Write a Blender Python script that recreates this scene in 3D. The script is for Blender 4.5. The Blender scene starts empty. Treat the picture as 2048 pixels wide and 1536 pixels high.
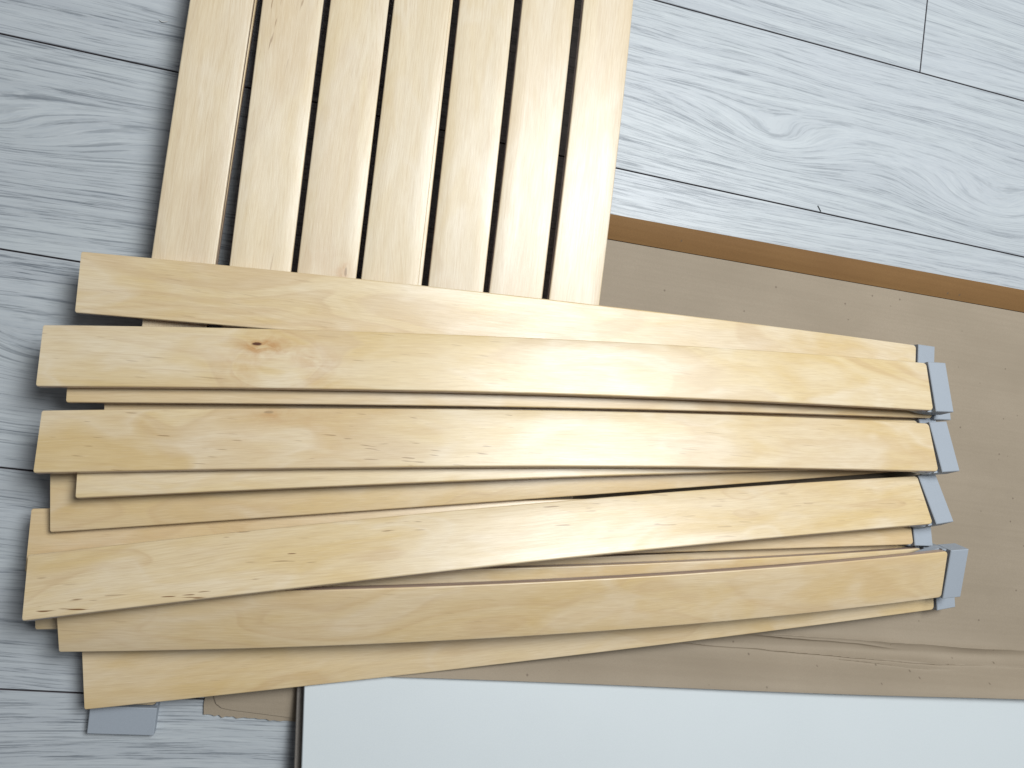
import bpy, math, random
from mathutils import Matrix, Vector, noise
S = bpy.context.scene
C = S.collection
R = math.radians
rnd = random.Random(7)

# ------------------------------------------------------------------ camera, world, lamps, exposure
cam = bpy.data.cameras.new('camera')
cam.sensor_fit = 'HORIZONTAL'; cam.sensor_width = 36.0
cam.lens = 1540.0 / 2048.0 * 36.0
cam.clip_start = 0.01; cam.clip_end = 100
co = bpy.data.objects.new('camera', cam); C.objects.link(co)
co.matrix_world = Matrix(((0.964666, -0.14178, -0.222078, 0.0),
                          (0.131725, 0.989497, -0.059528, 0.0),
                          (0.228186, 0.028172, 0.97321, 0.76815),
                          (0, 0, 0, 1)))
S.camera = co
w = bpy.data.worlds.new('World'); S.world = w; w.use_nodes = True
bg = w.node_tree.nodes['Background']
bg.inputs[0].default_value = (0.93, 0.96, 1.0, 1); bg.inputs[1].default_value = 0.09

def area(name, loc, target, sx, sy, power, col):
    l = bpy.data.lights.new(name, 'AREA'); l.shape = 'RECTANGLE'; l.size = sx; l.size_y = sy
    l.energy = power; l.color = col
    o = bpy.data.objects.new(name, l); C.objects.link(o)
    o.location = loc
    o.rotation_euler = (Vector(target) - Vector(loc)).to_track_quat('-Z', 'Y').to_euler()
    return o
area('window_light', (0.80, 0.76, 1.98), (0.20, 0.03, 0.0), 0.90, 0.90, 53.0, (0.955, 0.99, 1.0))

S.view_settings.view_transform = 'Standard'; S.view_settings.look = 'None'
S.view_settings.exposure = 0.0; S.view_settings.gamma = 1.0
S.view_settings.use_curve_mapping = False
S.render.engine = 'CYCLES'

# ------------------------------------------------------------------ helpers
def tag(o, label=None, cat=None, group=None, kind=None):
    if label: o['label'] = label
    if cat: o['category'] = cat
    if group: o['group'] = group
    if kind: o['kind'] = kind
    return o

def mesh_obj(name, verts, faces, mat, parent=None, smooth=False, attrs=None):
    me = bpy.data.meshes.new(name)
    me.from_pydata([tuple(v) for v in verts], [], faces); me.update()
    if smooth:
        for pl in me.polygons: pl.use_smooth = True
    if attrs:
        for an, vals in attrs.items():
            a = me.attributes.new(an, 'FLOAT_VECTOR', 'POINT')
            a.data.foreach_set('vector', [c for v in vals for c in v])
    o = bpy.data.objects.new(name, me); C.objects.link(o)
    if mat: me.materials.append(mat)
    if parent: o.parent = parent
    return o

class NT:
    """small wrapper to write node trees compactly"""
    def __init__(s, name):
        s.m = bpy.data.materials.new(name); s.m.use_nodes = True
        s.t = s.m.node_tree; s.t.nodes.clear()
        s.out = s.n('ShaderNodeOutputMaterial'); s.b = s.n('ShaderNodeBsdfPrincipled')
        s.l(s.b.outputs[0], s.out.inputs[0])
    def n(s, k, **kw):
        nd = s.t.nodes.new(k)
        for a, v in kw.items(): setattr(nd, a, v)
        return nd
    def l(s, a, b): s.t.links.new(a, b)
    def put(s, sock, v):
        if isinstance(v, bpy.types.NodeSocket): s.l(v, sock)
        else: sock.default_value = v
    def math(s, op, a, b=0.0, c=None, clamp=False):
        nd = s.n('ShaderNodeMath', operation=op); nd.use_clamp = clamp
        s.put(nd.inputs[0], a); s.put(nd.inputs[1], b)
        if c is not None: s.put(nd.inputs[2], c)
        return nd.outputs[0]
    def vmath(s, op, a, b):
        nd = s.n('ShaderNodeVectorMath', operation=op); s.put(nd.inputs[0], a); s.put(nd.inputs[1], b); return nd.outputs[0]
    def sep(s, v):
        nd = s.n('ShaderNodeSeparateXYZ'); s.l(v, nd.inputs[0]); return nd.outputs
    def comb(s, x, y, z=0.0):
        nd = s.n('ShaderNodeCombineXYZ')
        for i, v in enumerate((x, y, z)): s.put(nd.inputs[i], v)
        return nd.outputs[0]
    def noise(s, v, scale=1.0, detail=2.0, rough=0.5, dist=0.0):
        nd = s.n('ShaderNodeTexNoise'); s.l(v, nd.inputs['Vector'])
        nd.inputs['Scale'].default_value = scale; nd.inputs['Detail'].default_value = detail
        nd.inputs['Roughness'].default_value = rough; nd.inputs['Distortion'].default_value = dist
        return nd.outputs[0]
    def ramp(s, f, stops, interp='LINEAR'):
        nd = s.n('ShaderNodeValToRGB'); s.put(nd.inputs[0], f); cr = nd.color_ramp; cr.interpolation = interp
        while len(cr.elements) > 1: cr.elements.remove(cr.elements[-1])
        for i, (p, c) in enumerate(stops):
            e = cr.elements[0] if i == 0 else cr.elements.new(p)
            e.position = p; e.color = (c, c, c, 1) if isinstance(c, (int, float)) else (*c, 1)
        return nd.outputs[0]
    def mix(s, f, a, b, blend='MIX'):
        nd = s.n('ShaderNodeMix', data_type='RGBA', blend_type=blend)
        s.put(nd.inputs[0], f)
        for i, v in ((6, a), (7, b)):
            if isinstance(v, bpy.types.NodeSocket): s.l(v, nd.inputs[i])
            else: nd.inputs[i].default_value = (*v, 1) if len(v) == 3 else v
        return nd.outputs[2]
    def attr(s, name, typ='OBJECT'):
        nd = s.n('ShaderNodeAttribute', attribute_type=typ, attribute_name=name); return nd
    def bump(s, h, strength, dist=0.001, normal=None):
        nd = s.n('ShaderNodeBump'); s.l(h, nd.inputs['Height']); nd.inputs['Strength'].default_value = strength
        nd.inputs['Distance'].default_value = dist
        if normal: s.l(normal, nd.inputs['Normal'])
        return nd.outputs[0]
    def base(s, c): s.put(s.b.inputs['Base Color'], c if isinstance(c, bpy.types.NodeSocket) else (*c, 1))
    def rough(s, v): s.put(s.b.inputs['Roughness'], v)
    def gauss(s, x, y, cx, cy, sx, sy, amp):
        dx = s.math('DIVIDE', s.math('SUBTRACT', x, cx), sx); dy = s.math('DIVIDE', s.math('SUBTRACT', y, cy), sy)
        d = s.math('ADD', s.math('MULTIPLY', dx, dx), s.math('MULTIPLY', dy, dy))
        return s.math('MULTIPLY', s.math('EXPONENT', s.math('MULTIPLY', d, -1.0)), amp)

# ------------------------------------------------------------------ materials
def mat_birch():
    t = NT('birch_veneer')
    v = t.attr('flat', 'GEOMETRY').outputs['Vector']
    x, y, z = t.sep(v)
    seed = t.attr('seed').outputs['Fac']
    kx = t.attr('knot_x').outputs['Fac']; ky = t.attr('knot_y').outputs['Fac']; ka = t.attr('knot_size').outputs['Fac']
    off = t.math('MULTIPLY', seed, 7.31)
    xs = t.math('ADD', x, off)
    # low field that the veneer figure follows
    lowv = t.comb(t.math('MULTIPLY', xs, 5.0), t.math('MULTIPLY', y, 16.0), seed)
    low = t.noise(lowv, 1.0, 1.5, 0.45, 0.5)
    hx = t.math('ADD', kx, 0.020); hy = t.math('SUBTRACT', ky, 0.020)
    kg = t.gauss(x, y, hx, hy, 0.036, 0.018, ka)
    field = t.math('ADD', t.math('ADD', low, t.math('MULTIPLY', y, 1.5)), t.math('MULTIPLY', kg, 0.6))
    fig = t.noise(t.comb(t.math('MULTIPLY', field, 9.0), t.math('MULTIPLY', xs, 2.2), seed), 1.0, 2.0, 0.5)
    patch = t.noise(t.comb(t.math('MULTIPLY', xs, 7.0), t.math('MULTIPLY', y, 22.0), t.math('ADD', seed, 3.3)), 1.0, 3.0, 0.5, 1.2)
    c = t.mix(t.ramp(fig, [(0.36, 0.0), (0.62, 1.0)]), (0.765, 0.605, 0.350), (0.710, 0.530, 0.262))
    c = t.mix(t.ramp(patch, [(0.38, 0.0), (0.68, 0.8)]), c, (0.805, 0.675, 0.475))
    # sharp-edged darker heart bands, as rotary-cut veneer shows
    band = t.ramp(t.noise(t.comb(t.math('MULTIPLY', field, 4.3), t.math('MULTIPLY', xs, 1.1), t.math('ADD', seed, 9.1)), 1.0, 1.0, 0.4),
                  [(0.525, 0.0), (0.555, 0.46), (0.62, 0.20), (0.74, 0.0)])
    c = t.mix(band, c, (0.60, 0.42, 0.235))
    # pale, sharp-rimmed growth blotches
    bl = t.noise(t.comb(t.math('MULTIPLY', xs, 10.0), t.math('MULTIPLY', y, 26.0), t.math('ADD', seed, 12.7)), 1.0, 2.0, 0.5, 0.6)
    c = t.mix(t.ramp(bl, [(0.48, 0.0), (0.555, 0.26), (0.60, 0.52), (0.72, 0.2)]), c, (0.84, 0.73, 0.56))
    tone = t.attr('tone').outputs['Fac']
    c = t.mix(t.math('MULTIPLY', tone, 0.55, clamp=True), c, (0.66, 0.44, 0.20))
    c = t.mix(t.math('MULTIPLY', tone, -1.0, clamp=True), c, (0.80, 0.705, 0.565))
    # fine fibre
    fib = t.noise(t.comb(t.math('MULTIPLY', xs, 60.0), t.math('ADD', t.math('MULTIPLY', y, 2600.0), t.math('MULTIPLY', low, 20.0)), seed), 1.0, 2.0, 0.6)
    c = t.mix(t.ramp(fib, [(0.30, 0.32), (0.55, 0.0)]), c, (0.48, 0.33, 0.18))
    c = t.mix(t.ramp(fib, [(0.58, 0.0), (0.78, 0.35)]), c, (0.90, 0.79, 0.63))
    f2 = t.noise(t.comb(t.math('MULTIPLY', xs, 15.0), t.math('ADD', t.math('MULTIPLY', y, 650.0), t.math('MULTIPLY', low, 18.0)), t.math('ADD', seed, 2.2)), 1.0, 3.0, 0.65)
    c = t.mix(t.ramp(f2, [(0.32, 0.26), (0.52, 0.0)]), c, (0.55, 0.38, 0.20))
    # short dark pith flecks, gathered in places
    fl = t.noise(t.comb(t.math('MULTIPLY', xs, 34.0), t.math('ADD', t.math('MULTIPLY', y, 430.0), t.math('MULTIPLY', x, 32.0)), t.math('ADD', seed, 1.7)), 1.0, 1.0, 0.5)
    where = t.noise(t.comb(t.math('MULTIPLY', xs, 6.0), t.math('MULTIPLY', y, 25.0), t.math('ADD', seed, 5.9)), 1.0, 1.0, 0.5)
    fm = t.math('MULTIPLY', t.ramp(fl, [(0.695, 0.0), (0.74, 1.0)]), t.math('MULTIPLY', t.ramp(where, [(0.38, 0.0), (0.50, 1.0)]), t.math('MULTIPLY', t.attr('fleck').outputs['Fac'], t.ramp(t.math('ADD', x, 0.5), [(0.40, 1.0), (0.72, 0.25)]))))
    c = t.mix(fm, c, (0.20, 0.085, 0.025))
    # knot: warm halo and a small dark eye
    hn = t.noise(t.comb(t.math('MULTIPLY', x, 60.0), t.math('MULTIPLY', y, 90.0), seed), 1.0, 3.0, 0.6, 1.0)
    hr = t.math('SUBTRACT', t.gauss(x, y, hx, hy, 0.036, 0.026, 1.0), t.gauss(x, y, hx, t.math('SUBTRACT', hy, 0.004), 0.022, 0.016, 1.25), clamp=True)
    halo = t.math('ADD', t.math('MULTIPLY', hr, 0.8), t.gauss(x, y, t.math('ADD', kx, 0.004), ky, 0.012, 0.005, 0.9))
    hm = t.math('MULTIPLY', t.math('MULTIPLY', halo, t.ramp(hn, [(0.35, 0.1), (0.65, 1.0)])), t.math('MULTIPLY', ka, 1.25), clamp=True)
    c = t.mix(hm, c, (0.52, 0.26, 0.09))
    eye = t.gauss(x, y, kx, t.math('ADD', ky, t.math('MULTIPLY', hn, 0.003)), 0.0042, 0.0014, 1.0)
    em = t.math('MULTIPLY', t.ramp(eye, [(0.25, 0.0), (0.6, 1.0)]), ka)
    c = t.mix(em, c, (0.10, 0.03, 0.01))
    # plies seen on the edges
    ply = t.noise(t.comb(t.math('MULTIPLY', xs, 12.0), t.math('MULTIPLY', z, 900.0), seed), 1.0, 2.0, 0.6)
    side = t.mix(t.ramp(ply, [(0.40, 0.0), (0.60, 1.0)]), (0.52, 0.385, 0.305), (0.40, 0.28, 0.21))
    lay = t.math('FRACT', t.math('MULTIPLY', z, 1.0 / 0.0016))
    side = t.mix(t.ramp(lay, [(0.0, 0.55), (0.14, 0.0), (0.86, 0.0), (1.0, 0.55)]), side, (0.30, 0.19, 0.12))
    c = t.mix(t.ramp(t.math('MULTIPLY', z, -1000.0 / 10.0), [(0.07, 0.0), (0.12, 1.0)]), c, side)
    t.base(c)
    rg = t.noise(t.comb(t.math('MULTIPLY', xs, 30.0), t.math('MULTIPLY', y, 900.0), seed), 1.0, 2.0, 0.6)
    t.rough(t.ramp(rg, [(0.25, 0.33), (0.75, 0.46)]))
    t.b.inputs['Specular IOR Level'].default_value = 0.6
    t.b.inputs['Coat Weight'].default_value = 0.36; t.b.inputs['Coat Roughness'].default_value = 0.31
    t.l(t.bump(fib, 0.22, 0.0004, t.bump(low, 0.25, 0.004)), t.b.inputs['Normal'])
    return t.m

def mat_floor():
    t = NT('grey_laminate')
    g = t.n('ShaderNodeNewGeometry'); x, y, z = t.sep(g.outputs['Position'])
    oi = t.n('ShaderNodeObjectInfo').outputs['Random']
    off = t.math('MULTIPLY', oi, 53.0)
    xs = t.math('ADD', x, off)
    wob = t.noise(t.comb(t.math('MULTIPLY', xs, 2.2), t.math('MULTIPLY', y, 8.0), off), 1.0, 2.5, 0.45)
    field = t.math('ADD', y, t.math('MULTIPLY', wob, 0.040))
    # cathedral figure and knots of the big board
    for kx, ky, sx, sy, a in ((0.427, 0.357, 0.10, 0.032, 0.030), (0.742, 0.337, 0.12, 0.034, 0.034), (-0.255, -0.005, 0.10, 0.036, 0.034),
                              (-0.36, 0.20, 0.2, 0.03, 0.03), (0.75, 0.60, 0.16, 0.04, 0.05)):
        field = t.math('ADD', field, t.gauss(x, y, kx, ky, sx, sy, a))
    bands = t.noise(t.comb(t.math('MULTIPLY', xs, 1.6), t.math('MULTIPLY', field, 120.0), off), 1.0, 4.0, 0.66)
    streak = t.noise(t.comb(t.math('MULTIPLY', xs, 16.0), t.math('MULTIPLY', field, 520.0), off), 1.0, 4.0, 0.68)
    fine = t.noise(t.comb(t.math('MULTIPLY', xs, 60.0), t.math('MULTIPLY', field, 1500.0), off), 1.0, 2.0, 0.6)
    cloud = t.noise(t.comb(t.math('MULTIPLY', xs, 4.0), t.math('MULTIPLY', y, 14.0), off), 1.0, 3.0, 0.5)
    c = t.mix(t.ramp(bands, [(0.34, 1.0), (0.60, 0.0)]), (0.52, 0.555, 0.575), (0.41, 0.44, 0.468))
    c = t.mix(t.ramp(cloud, [(0.38, 0.0), (0.70, 0.45)]), c, (0.50, 0.525, 0.565))
    pore = t.math('MULTIPLY', t.ramp(streak, [(0.50, 0.0), (0.62, 1.0)]), t.ramp(bands, [(0.38, 1.0), (0.60, 0.30)]))
    pore = t.math('MULTIPLY', pore, t.attr('streak').outputs['Fac'])
    c = t.mix(pore, c, (0.165, 0.185, 0.21))
    c = t.mix(t.ramp(fine, [(0.30, 0.30), (0.52, 0.0)]), c, (0.34, 0.385, 0.44))
    c = t.mix(t.ramp(fine, [(0.60, 0.0), (0.80, 0.35)]), c, (0.70, 0.725, 0.745))
    c = t.mix(t.math('MULTIPLY', oi, 0.12), c, (0.50, 0.53, 0.57))
    # the chamfer of the joint is printed dark
    t.base(t.mix(t.ramp(t.math('MULTIPLY', z, -1000.0), [(0.15, 0.0), (0.45, 1.0)]), c, (0.085, 0.075, 0.085)))
    t.rough(t.ramp(streak, [(0.35, 0.36), (0.7, 0.52)]))
    t.b.inputs['Specular IOR Level'].default_value = 0.45
    t.l(t.bump(t.math('ADD', t.math('MULTIPLY', pore, -1.0), t.math('MULTIPLY', fine, 0.3)), 0.35, 0.0004), t.b.inputs['Normal'])
    return t.m

def mat_card(name, c0, c1, c2, rough=0.75, stripes=0.25):
    t = NT(name)
    g = t.n('ShaderNodeNewGeometry'); x, y, z = t.sep(g.outputs['Position'])
    cl = t.noise(t.comb(t.math('MULTIPLY', x, 9.0), t.math('MULTIPLY', y, 16.0)), 1.0, 4.0, 0.55)
    flute = t.noise(t.comb(t.math('MULTIPLY', x, 3.0), t.math('MULTIPLY', y, 210.0)), 1.0, 1.0, 0.5)
    gr = t.noise(t.comb(x, y, z), 900.0, 2.0, 0.6)
    c = t.mix(t.ramp(cl, [(0.35, 0.0), (0.68, 1.0)]), c0, c1)
    c = t.mix(t.math('MULTIPLY', t.ramp(flute, [(0.4, 0.0), (0.65, 1.0)]), stripes), c, c2)
    c = t.mix(t.ramp(gr, [(0.35, 0.35), (0.6, 0.0)]), c, c2)
    sp = t.n('ShaderNodeTexVoronoi'); t.l(t.comb(x, y, 0.0), sp.inputs['Vector']); sp.inputs['Scale'].default_value = 55.0
    c = t.mix(t.ramp(sp.outputs['Distance'], [(0.0, 0.8), (0.055, 0.55), (0.075, 0.0)]), c, (0.14, 0.105, 0.075))
    t.base(c); t.rough(rough)
    t.b.inputs['Specular IOR Level'].default_value = 0.3
    t.l(t.bump(gr, 0.12, 0.0005, t.bump(flute, 0.10, 0.002)), t.b.inputs['Normal'])
    return t.m

def mat_plain(name, col, rough, nscale=700.0, namt=0.08, bump=0.05, spec=0.5):
    t = NT(name)
    tc = t.n('ShaderNodeNewGeometry').outputs['Position']
    n = t.noise(tc, nscale, 3.0, 0.6); n2 = t.noise(tc, 14.0, 3.0, 0.5)
    dk = tuple(v * (1 - namt * 3) for v in col)
    c = t.mix(t.ramp(n, [(0.35, 0.5), (0.65, 0.0)]), col, dk)
    c = t.mix(t.ramp(n2, [(0.4, 0.0), (0.7, 0.35)]), c, tuple(v * (1 - namt) for v in col))
    t.base(c); t.rough(t.ramp(n2, [(0.3, max(rough - 0.06, 0.05)), (0.7, rough + 0.06)]))
    t.b.inputs['Specular IOR Level'].default_value = spec
    t.l(t.bump(n, bump, 0.0004), t.b.inputs['Normal'])
    return t.m

BIRCH = mat_birch(); FLOOR = mat_floor()
CARD = mat_card('kraft_cardboard', (0.36, 0.295, 0.22), (0.325, 0.265, 0.195), (0.28, 0.225, 0.165), 0.72, 0.14)
KRAFT = mat_card('brown_kraft_edge', (0.275, 0.150, 0.058), (0.245, 0.13, 0.05), (0.20, 0.105, 0.04), 0.6, 0.15)
PLASTIC = mat_plain('blue_grey_plastic', (0.375, 0.415, 0.468), 0.50, 900.0, 0.05, 0.10, 0.4)
WHITE = mat_plain('white_foil', (0.645, 0.69, 0.71), 0.40, 1200.0, 0.03, 0.02, 0.5)
BOARD = mat_plain('shaded_board', (0.30, 0.27, 0.24), 0.7, 600.0, 0.15, 0.2, 0.3)  # dark grey puts the shade under the white panel into the board's colour
SUB = mat_plain('dark_underlay', (0.03, 0.028, 0.03), 0.9)

# ------------------------------------------------------------------ floor: rows of laminate planks along X
PW = 0.192; Y0 = 0.2918
fl = mesh_obj('floor', [(-1.9, -1.3, -0.0085), (2.3, -1.3, -0.0085), (2.3, 1.6, -0.0085), (-1.9, 1.6, -0.0085)], [(0, 1, 2, 3)], SUB)
tag(fl, 'grey laminate plank floor', 'floor', kind='structure')
def plank(x0, x1, y0, y1):
    g = 0.0003; c = 0.0007; d = 0.0009
    x0 += g; x1 -= g; y0 += g; y1 -= g
    vs = []
    for (a, zz) in ((0, -0.008), (0, -d), (c, 0.0)):
        vs += [(x0 + a, y0 + a, zz), (x1 - a, y0 + a, zz), (x1 - a, y1 - a, zz), (x0 + a, y1 - a, zz)]
    fs = [(8, 9, 10, 11)]
    for k in (0, 4):
        for i in range(4):
            j = (i + 1) % 4; fs.append((k + i, k + j, k + 4 + j, k + 4 + i))
    o = mesh_obj('plank', vs, fs, FLOOR, fl)
    o['streak'] = 1.0 if x1 < 0.5 else 0.68
    return o
joints = {-2: 0.6174}
for k in range(-6, 8):
    y1 = Y0 - PW * k; y0 = y1 - PW
    j = joints.get(k, {0: 0.02, 1: 0.12, 2: 0.06, -1: 0.12, 3: 0.42, 4: 0.1, -3: 0.05}.get(k, rnd.uniform(-1.2, 0.1)))
    xs = [-1.9] + sorted(q for q in (j - 1.29, j, j + 1.29, j + 2.58) if -1.85 < q < 2.25) + [2.3]
    for a, b in zip(xs, xs[1:]): plank(a, b, y0, y1)

# ------------------------------------------------------------------ cardboard spread on the floor
def sheet(name, rows, thick, mat, parent=None, smooth=True):
    """rows: list of rows of points (grid); closed slab of the given thickness"""
    nr, nc = len(rows), len(rows[0]); vs = [p for r in rows for p in r]; n = len(vs)
    vs = vs + [(p[0], p[1], p[2] - thick) for p in vs]; fs = []
    for i in range(nr - 1):
        for j in range(nc - 1):
            a = i * nc + j; fs.append((a, a + 1, a + nc + 1, a + nc)); fs.append((n + a, n + a + nc, n + a + nc + 1, n + a + 1))
    for i in range(nr - 1):
        for a in (i * nc, i * nc + nc - 1): fs.append((a, a + nc, n + a + nc, n + a))
    for j in range(nc - 1):
        for a in (j, (nr - 1) * nc + j): fs.append((a, a + 1, n + a + 1, n + a))
    o = mesh_obj(name, vs, fs, mat, parent, smooth)
    o.data.set_sharp_from_angle(angle=R(40))
    return o
def lerp(a, b, t): return a + (b - a) * t
def sstep(t): t = min(max(t, 0.0), 1.0); return t * t * (3 - 2 * t)
PZ = 0.0235                              # height of the white panel where it meets the slats
def panel_z(y): return PZ + max(0.0, -0.245 - y) * 0.17
cb = bpy.data.objects.new('cardboard_sheet', None); C.objects.link(cb); cb.location = (0.6, 0.0, 0.0)
tag(cb, 'large unfolded sheet of brown cardboard lying under the capped slat ends', 'cardboard')
def topline(x): return 0.2126 + (x - 0.2562) * 0.0182
def botline(x): return -0.2445 + (x - 0.1127) * 0.0255 + 0.0008 * math.sin(x * 9)
WR = [  # wrinkles pressed into the board where it was folded: world polylines, height, decay
    ([(0.36, -0.1850), (0.425, -0.1830), (0.4935, -0.1815), (0.6504, -0.1810), (0.8367, -0.1795)], 0.0085, 0.006),
    ([(0.4538, -0.1840), (0.5059, -0.1845), (0.6097, -0.1855), (0.6728, -0.1895)], 0.0026, 0.003),
    ([(0.36, -0.2000), (0.415, -0.2000), (0.475, -0.1995), (0.565, -0.2000), (0.66, -0.2005), (0.725, -0.2000), (0.84, -0.1965)], 0.0040, 0.006),
    ([(0.545, -0.2025), (0.625, -0.2040), (0.70, -0.2050), (0.745, -0.2040)], 0.0032, 0.005),
    ([(0.62, -0.1990), (0.70, -0.1995), (0.73, -0.2045)], 0.0022, 0.003)]
def wrinkle(x, y):
    z = 0.0
    for n, (pl, amp, dec) in enumerate(WR):
        if pl[0][0] < x < pl[-1][0] or (x >= pl[-1][0] and n in (0, 2)):
            if x >= pl[-1][0]: yc = pl[-1][1] + (x - pl[-1][0]) * 0.03
            else:
                for (xa, ya), (xb, yb) in zip(pl, pl[1:]):
                    if xa <= x <= xb: yc = lerp(ya, yb, (x - xa) / (xb - xa)); break
            yc += 0.0011 * noise.noise((x * 14, n * 3.1, 0)) + 0.0005 * noise.noise((x * 45, n * 3.1, 5))
            env = sstep((x - pl[0][0]) / 0.06) * (1.0 if n in (0, 2) else sstep((pl[-1][0] - x) / 0.06))
            if n in (0, 2): env *= lerp(1.0, 0.45, sstep((x - 0.7) / 0.2))
            e = y - yc
            z += amp * env * (0.75 + 0.5 * noise.noise((x * 11, n * 7.7, 2))) * (math.exp(-e / dec) if e > 0 else math.exp(e / (0.0075 if n == 0 else 0.0009)))
    return z
def crease(x): return -0.1760 + (x - 0.358) * 0.0297
rows = []
NX = 230
DD = [-1.0 + i / 22 for i in range(22)] + [i / 88 for i in range(89)] + [1.0 + (i + 1) / 12 for i in range(12)]
for dd in DD:
    row = []
    for j in range(NX + 1):
        u = j / NX
        xl = lerp(0.205, 0.085, sstep((dd + 0.4) / 1.6)); x = lerp(xl, 1.35, u)
        yt, yb, yc = topline(x), botline(x), crease(x)
        if dd < 0: y = lerp(yc, yt, -dd)
        elif dd <= 1: y = yc - dd * min(0.042, (yc - yb) * 0.7)
        else: y = lerp(yc - min(0.042, (yc - yb) * 0.7), yb, dd - 1)
        d = yc - y
        rise = sstep((d - 0.022) / 0.042) if d > 0 else 0.0
        z = 0.0036 + rise * (PZ + 0.0060 + 0.010 * min(1.0, max(0.0, (x - 0.12) / 0.75)) - 0.0036) + wrinkle(x, y)
        z += 0.0009 * noise.noise((x * 4, y * 7, 2.0)) + 0.0016 * math.exp(-((y - yt) / 0.02) ** 2)
        z += 0.0010 * sstep((dd - 1.0) / 1.0) * noise.noise((x * 3, 1, 4))
        row.append((x - 0.6, y, z))
    rows.append(row)
sheet('base_board', rows, 0.003, CARD, cb)
# the turned-up edge along the top, showing the browner outside paper
rows = []
for i in range(7):
    v = i / 6; row = []
    for j in range(61):
        x = lerp(0.205, 1.35, j / 60); y = topline(x) + 0.0004
        row.append((x - 0.6, y + 0.0230 * v, 0.0062 + 0.0120 * v + 0.0008 * math.sin(v * math.pi) + 0.0008 * noise.noise((x * 6, 2, 2)) * v))
    rows.append(row)
sheet('edge_flap', rows[::-1], 0.0028, KRAFT, cb)

# torn corner of the lower cardboard, left of the white panel
cc = bpy.data.objects.new('cardboard_corner', None); C.objects.link(cc); cc.location = (-0.02, -0.27, 0.0)
tag(cc, 'torn cardboard corner poking out beside the white panel', 'cardboard')
def polyslab(name, pts, z0, z1, mat, parent, loc):
    n = len(pts)
    vs = [(p[0] - loc[0], p[1] - loc[1], z1) for p in pts] + [(p[0] - loc[0], p[1] - loc[1], z0) for p in pts]
    fs = [tuple(range(n)), tuple(range(2 * n - 1, n - 1, -1))] + [(i, n + i, n + (i + 1) % n, (i + 1) % n) for i in range(n)]
    return mesh_obj(name, vs, fs, mat, parent)
edge = []
for i in range(46):
    u = i / 45; x = lerp(-0.0735, 0.075, u)
    edge.append((x, lerp(-0.2968, -0.3030, u) + rnd.uniform(-0.0006, 0.0006) - (0.0015 if rnd.random() < 0.15 else 0)))
ptsA = [(0.075, -0.21), (-0.070, -0.235), (-0.0742, -0.270), (-0.0748, -0.288)] + edge
polyslab('lower_ply', ptsA, 0.0003, 0.0026, CARD, cc, cc.location)
ptsB = [(0.074, -0.211), (-0.060, -0.236), (-0.0672, -0.272), (-0.0668, -0.2805), (-0.0640, -0.2862), (-0.0590, -0.2897), (-0.050, -0.2913), (-0.0055, -0.2950), (0.030, -0.2985), (0.074, -0.3005)]
polyslab('upper_ply', ptsB, 0.0031, 0.0042, CARD, cc, cc.location)

# ------------------------------------------------------------------ white panel with a second board below it
def board(name, x0, x1, y0, y1, top, th, mat, parent, loc, skew=0.115):
    """top edge along y1; left edge leans by skew; surface follows panel_z"""
    b = 0.0009; vs = []
    def ring(i, dz):
        xl = lambda y: x0 + (y1 - y) * skew
        yr = y1 + (x1 - x0) * 0.027
        return [(xl(y0) + i, y0 + i, dz), (x1 - i, y0 + i, dz), (x1 - i, yr - i, dz), (xl(y1) + i, y1 - i, dz)]
    for i, dz in ((0, -th), (0, -b), (b, 0.0)):          # th = 0: the board's underside lies flat just above the floor
        for p in ring(i, dz): vs.append((p[0] - loc[0], p[1] - loc[1], 0.0046 if th == 0 and dz == 0 and i == 0 else panel_z(p[1]) + top + p[2] - loc[2]))
    fs = [(8, 9, 10, 11), (3, 2, 1, 0)]
    for k in (0, 4):
        for i in range(4):
            j = (i + 1) % 4; fs.append((k + i, k + j, k + 4 + j, k + 4 + i))
    return mesh_obj(name, vs, fs, mat, parent)
P0 = Vector((0.5, -0.45, 0.0))
wp = bpy.data.objects.new('white_panel', None); C.objects.link(wp); wp.location = P0
tag(wp, 'smooth white furniture panel partly under the cardboard edge', 'panel')
board('panel_face', 0.0108, 1.30, -0.62, -0.246, 0.0, 0.012, WHITE, wp, P0)
lb = bpy.data.objects.new('furniture_board', None); C.objects.link(lb); lb.location = P0
tag(lb, 'board lying beneath the white panel, coloured dark for the shade there', 'board')
board('core', 0.0045, 1.29, -0.61, -0.250, -0.0126, 0, BOARD, lb, P0)

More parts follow.
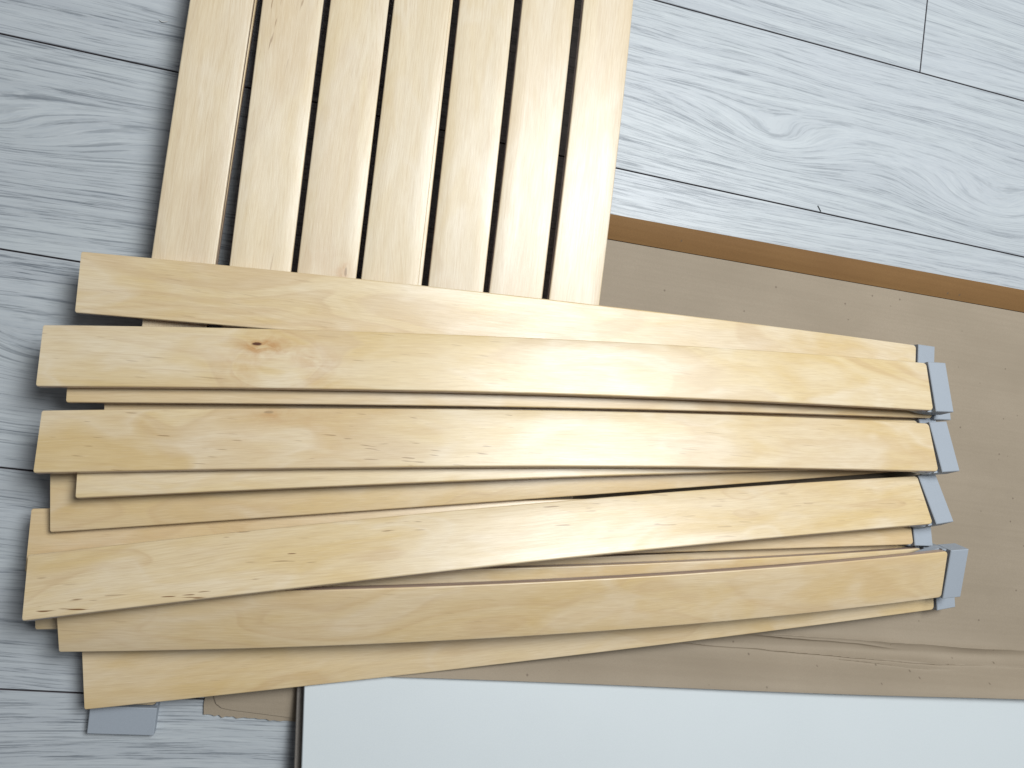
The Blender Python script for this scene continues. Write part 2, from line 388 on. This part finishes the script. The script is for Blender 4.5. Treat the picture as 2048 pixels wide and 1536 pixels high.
# ------------------------------------------------------------------ bed slats
W = 0.053; T = 0.008; L0 = 0.87
def board_mesh(name, L, s, parent):
    """arched laminated slat: rounded long edges, rounded corners in plan, bent along its length"""
    r = 0.0013; nx = 44; prof = []
    def arc(cy, cz, a0, a1, n=5):
        return [(cy + r * math.cos(R(lerp(a0, a1, i / (n - 1)))), cz + r * math.sin(R(lerp(a0, a1, i / (n - 1))))) for i in range(n)]
    hw = W / 2
    prof = arc(hw - r, -r, 0, 90) + [(hw * k, 0.0) for k in (0.5, 0, -0.5)] + arc(-hw + r, -r, 90, 180) \
        + arc(-hw + r, -T + r, 180, 270) + [(0, -T)] + arc(hw - r, -T + r, 270, 360)
    rl, rr = 0.0012, 0.0034; st = [1 - math.cos(R(a)) for a in (0, 20, 45, 68, 90)]
    xs = [-L / 2 + rl * q for q in st] + [lerp(-L / 2 + rl, L / 2 - rr, i / nx) for i in range(1, nx)] + [L / 2 - rr * q for q in st[::-1]]
    vs = []; flat = []; m = len(prof)
    for x in xs:
        e = min(x + L / 2, L / 2 - x); rc = rl if x < 0 else rr
        cut = rc - math.sqrt(max(0.0, rc * rc - (rc - e) ** 2)) if e < rc else 0.0
        k = (hw - cut) / hw
        end = 0.0006 if e < 1e-6 else 0.0
        a = math.atan(-8 * s * x / (L * L)); zc = s * (1 - (2 * x / L) ** 2)
        for (py, pz) in prof:
            pz2 = lerp(pz, -T / 2, end / (T / 2))
            vs.append((x - math.sin(a) * pz2, py * k, zc + math.cos(a) * pz2)); flat.append((x, py * k, pz))
    fs = []
    for i in range(len(xs) - 1):
        for j in range(m):
            b = (j + 1) % m; fs.append((i * m + j, i * m + b, (i + 1) * m + b, (i + 1) * m + j))
    fs.append(tuple(range(m - 1, -1, -1))); fs.append(tuple(range((len(xs) - 1) * m, len(xs) * m)))
    o = mesh_obj(name, vs, fs, BIRCH, parent, True, {'flat': flat})
    o.data.set_sharp_from_angle(angle=R(50))
    return o
def prism(vs, fs, pts, z0, z1, f):
    b = len(vs); n = len(pts)
    vs += [f(p[0], p[1], z1) for p in pts] + [f(p[0], p[1], z0) for p in pts]
    fs += [tuple(b + i for i in range(n)), tuple(b + n + i for i in range(n - 1, -1, -1))]
    fs += [(b + i, b + n + i, b + n + (i + 1) % n, b + (i + 1) % n) for i in range(n)]
def cap_mesh(parent, L, s, turn=0.0, foot=0.0165, end=1):
    """plastic holder pushed on the slat end: end block with a bevelled top and a tongue reaching under the slat"""
    a = math.atan(-4 * s / L)                      # slope of the slat at its end
    ct, sn = math.cos(R(turn)), math.sin(R(turn))
    def f(x, y, z):
        x, y = x * ct - y * sn, x * sn + y * ct
        return (end * (L / 2 + x * math.cos(a) - z * math.sin(a)), y, x * math.sin(a) + z * math.cos(a))
    hw = W / 2 + 0.0012; vs = []; fs = []; c = 0.0007; x0, x1 = 0.0024, 0.0280; zt = 0.0012; zb = -foot
    # end block, chamfered all round at the top
    rings = []
    for i, z in ((0, zb), (0, zt - c), (c, zt)):
        rings.append([f(x0 + i, -hw + i, z), f(x1 - i, -hw + i, z), f(x1 - i, hw - i, z), f(x0 + i, hw - i, z)])
    b = len(vs)
    for rg in rings: vs += rg
    fs += [(b + 8, b + 9, b + 10, b + 11), (b + 3, b + 2, b + 1, b)]
    for k in (0, 4):
        for i in range(4):
            j = (i + 1) % 4; fs.append((b + k + i, b + k + j, b + k + 4 + j, b + k + 4 + i))
    # tongue under the slat, narrowing backwards
    prism(vs, fs, [(x0, hw - 0.0004), (-0.006, hw - 0.0006), (-0.030, hw - 0.006), (-0.030, -hw + 0.006), (-0.006, -hw + 0.0006), (x0, -hw + 0.0004)], zb + 0.0008, -T - 0.0004, f)
    # two thin guide ribs beside the slat corners
    for sgn in (1, -1):
        prism(vs, fs, [(x0, sgn * (hw - 0.0003)), (-0.0035, sgn * (hw - 0.0003)), (-0.0035, sgn * (W / 2 + 0.0002)), (x0, sgn * (W / 2 - 0.0016))][::sgn], -T - 0.001, -0.0048, f)
    o = mesh_obj('end_cap', vs, fs, PLASTIC, parent)
    # small moulded clip on the end face
    v2 = []; f2 = []
    prism(v2, f2, [(x1 - 0.0002, 0.011), (x1 - 0.0002, -0.011), (x1 + 0.0022, -0.009), (x1 + 0.0022, 0.009)], -0.0135, -0.0045, f)
    mesh_obj('clip', v2, f2, PLASTIC, o)
    return o
def rot3(yaw, pitch, roll):
    return Matrix.Rotation(R(yaw), 4, 'Z') @ Matrix.Rotation(R(pitch), 4, 'Y') @ Matrix.Rotation(R(roll), 4, 'X')
seedn = [0]
def slat(pose, label, group=None, L=L0, cap=True, seed=None, knot=(9.0, 0.0, 0.0), tone=0.0, fleck=0.12, turn=0.0, foot=0.0165):
    x, y, z, yaw, pitch, roll, s = pose
    e = bpy.data.objects.new('bed_slat', None); C.objects.link(e); e.empty_display_size = 0.02
    e.matrix_world = Matrix.Translation((x, y, z)) @ rot3(yaw, pitch, roll)
    tag(e, label, 'bed slat', group)
    b = board_mesh('board', L, s, e)
    seedn[0] += 1
    b['seed'] = float(seedn[0] * 1.37 if seed is None else seed)
    b['knot_x'], b['knot_y'], b['knot_size'] = (float(v) for v in knot)
    b['tone'] = float(tone); b['fleck'] = float(fleck)
    if cap: cap_mesh(e, L, s, turn, foot)
    if foot > 0.02: cap_mesh(e, L, s, 0.0, foot, -1)   # far end, resting on the floor
    return e

# slats lying side by side, running up the picture: an upper row on a lower row
VP = [(-0.1456, 0.216, 0.0211, -89.297, 0.0, -1.1154),
      (-0.0830, 0.212, 0.0216, -88.323, 0.0, -2.361),
      (-0.0240, 0.224, 0.0213, -88.5106, 0.0, -0.1784),
      (0.0339, 0.236, 0.0219, -88.5001, 0.0, 1.7878),
      (0.0962, 0.248, 0.0215, -88.3681, 0.0, 2.7966),
      (0.1552, 0.260, 0.0211, -88.8251, 0.0, 1.0524),
      (0.2146, 0.272, 0.0209, -89.2438, 0.0, -2.0201)]
ORD = ['outermost slat of the parallel row, beside the bare grey floor', 'second slat of the parallel row, with a line of dark flecks',
       'third slat of the parallel row, with a small knot by the fanned pile', 'middle slat of the parallel row, with a pale lower slat showing along its edge',
       'fifth slat of the parallel row, counted from the shadowed edge', 'sixth slat of the parallel row, next to the glossiest one', 'glossiest slat of the parallel row, beside the cardboard sheet']
GR = 'birch slats laid side by side'
vk = [(9, 0, 0), (9, 0, 0), (0.100, 0.015, 0.45), (9, 0, 0), (9, 0, 0), (9, 0, 0), (9, 0, 0)]
for i, p in enumerate(VP):
    slat((*p, 0.025), 'birch ' + ORD[i], GR, cap=i not in (0, 3), foot=0.0208, knot=vk[i], tone=-0.42, fleck=0.5 if i == 1 else 0.05)
slat((-0.1445, 0.1475, 0.0118, -89.5, 0, 0, 0.0245), 'lowest birch slat, its blue-grey end cap resting on the floor beside the torn cardboard corner', tone=0.3)
q = VP[3]
slat((q[0] + 0.0030, q[1] + 0.02, q[2] - 0.0086, q[3] + 0.2, 0, q[5], 0.025), 'birch slat lying directly under the middle slat of the parallel row', cap=False, tone=-0.3)

# the fanned pile on top
GF = 'capped birch slats in the fanned pile'
HP = {
 'H1': (0.2049, 0.1031, 0.0357, 3.5718, 1.69, -1.4723, 0.0241),
 'H2': (0.1922, 0.0586, 0.0566, 6.395, -0.0267, -11.5046, 0.0264),
 'H3': (0.2137, 0.0506, 0.0428, 6.6761, 1.1032, -6.7998, 0.0287),
 'H4': (0.2285, 0.0099, 0.0352, 7.3928, 1.4702, 0.0201, 0.0246),
 'H5': (0.2016, -0.0092, 0.0591, 6.7714, -0.2033, -15.5371, 0.0272),
 'H6': (0.2190, -0.0162, 0.0491, 8.3662, 1.1474, -12.7198, 0.0259),
 'H7': (0.2104, -0.034, 0.0379, 10.0791, 0.7603, -4.9928, 0.0252),
 'H8': (0.2004, -0.0928, 0.0381, 7.0032, -0.1373, -10.4796, 0.0249),
 'H9': (0.2065, -0.0973, 0.0579, 10.8819, 0.2831, -20.8202, 0.0293),
 'H10': (0.2109, -0.1425, 0.0282, 7.15, 0.2482, 5.154, 0.0246),
 'H11': (0.2340, -0.1458, 0.0374, 6.833, 0.1947, 5.0333, 0.0239),
 'H12': (0.2353, -0.1515, 0.0528, 7.739, -0.6284, 11.8659, 0.0251),
 'H13': (0.2544, -0.1872, 0.0263, 10.0314, 0.0293, 2.5322, 0.0087)}
INFO = {  # label, knot (x, y, size), tone
 'H1': ('capped birch slat of the fan lying straight across the parallel row', (9, 0, 0), 0.10),
 'H2': ('capped birch slat with a swirling brown knot and dark eye', (-0.262, 0.011, 1.0), 0.0),
 'H3': ('capped birch slat showing as a strip under the knotted slat', (9, 0, 0), 0.40),
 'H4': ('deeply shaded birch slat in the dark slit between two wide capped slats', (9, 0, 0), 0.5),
 'H5': ('wide flecked birch slat with a small amber eye near its long edge', (-0.252, 0.0215, 0.38), 0.05),
 'H6': ('pale birch slat tucked under the flecked slat with the amber eye', (9, 0, 0), 0.1),
 'H7': ('honey coloured birch slat, lower of two strips stepping out under the flecked slat', (9, 0, 0), 0.50),
 'H8': ('honey birch slat crossed by the most tilted, dark flecked slat', (9, 0, 0), 0.75),
 'H9': ('most tilted birch slat, dark flecks along its free end', (9, 0, 0), 0.15),
 'H10': ('birch slat almost buried, only a small corner showing under the most tilted slat', (9, 0, 0), 0.35),
 'H11': ('birch slat with rough pinkish edge in the wedge between two crossing slats', (9, 0, 0), 0.1),
 'H12': ('tan birch slat with its cap overlapping the bottommost slat of the fan', (9, 0, 0), 0.50),
 'H13': ('last birch slat of the fan, crossing the white panel corner', (9, 0, 0), 0.45)}
for k, p in HP.items():
    lab, kn, tone = INFO[k]
    slat(p, lab, GF, L={'H1': 0.858, 'H4': 0.835, 'H11': 0.846, 'H6': 0.842}.get(k, L0), knot=kn, tone=tone, cap=k != 'H4', turn={'H5': 4.0, 'H9': 3.0, 'H12': -1.5, 'H13': 2.5, 'H2': 1.0, 'H7': -4.0, 'H8': -3.0}.get(k, 0.0), fleck={'H5': 0.6, 'H9': 0.95, 'H2': 0.3}.get(k, 0.15))

# ------------------------------------------------------------------ small debris on the floor
def thread(name, pts, rad, mat, label, cat):
    cu = bpy.data.curves.new(name, 'CURVE'); cu.dimensions = '3D'; cu.bevel_depth = rad; cu.bevel_resolution = 1
    sp = cu.splines.new('NURBS'); sp.points.add(len(pts) - 1); sp.use_endpoint_u = True; sp.order_u = 3
    for q, p in zip(sp.points, pts): q.co = (*p, 1)
    me_o = bpy.data.objects.new(name, cu); C.objects.link(me_o)
    dg = bpy.context.evaluated_depsgraph_get()
    me = bpy.data.meshes.new_from_object(me_o.evaluated_get(dg))
    bpy.data.objects.remove(me_o); o = bpy.data.objects.new(name, me); C.objects.link(o)
    me.materials.clear(); me.materials.append(mat)
    return tag(o, label, cat)
DARK = mat_plain('dark_thread', (0.02, 0.025, 0.025), 0.7)
LINT = mat_plain('pale_lint', (0.75, 0.75, 0.73), 0.8)
thread('thread', [(0.5015, 0.2990, 0.0006), (0.5035, 0.2962, 0.0010), (0.5062, 0.2930, 0.0006)], 0.0004, DARK, 'tiny dark thread lying across a floor joint', 'thread')
thread('lint', [(-0.207, 0.3368, 0.0006), (-0.2045, 0.3352, 0.0012), (-0.202, 0.3362, 0.0007), (-0.1995, 0.3372, 0.0006)], 0.00035, LINT, 'tiny pale curl of lint on the floor beside the parallel slats', 'lint')
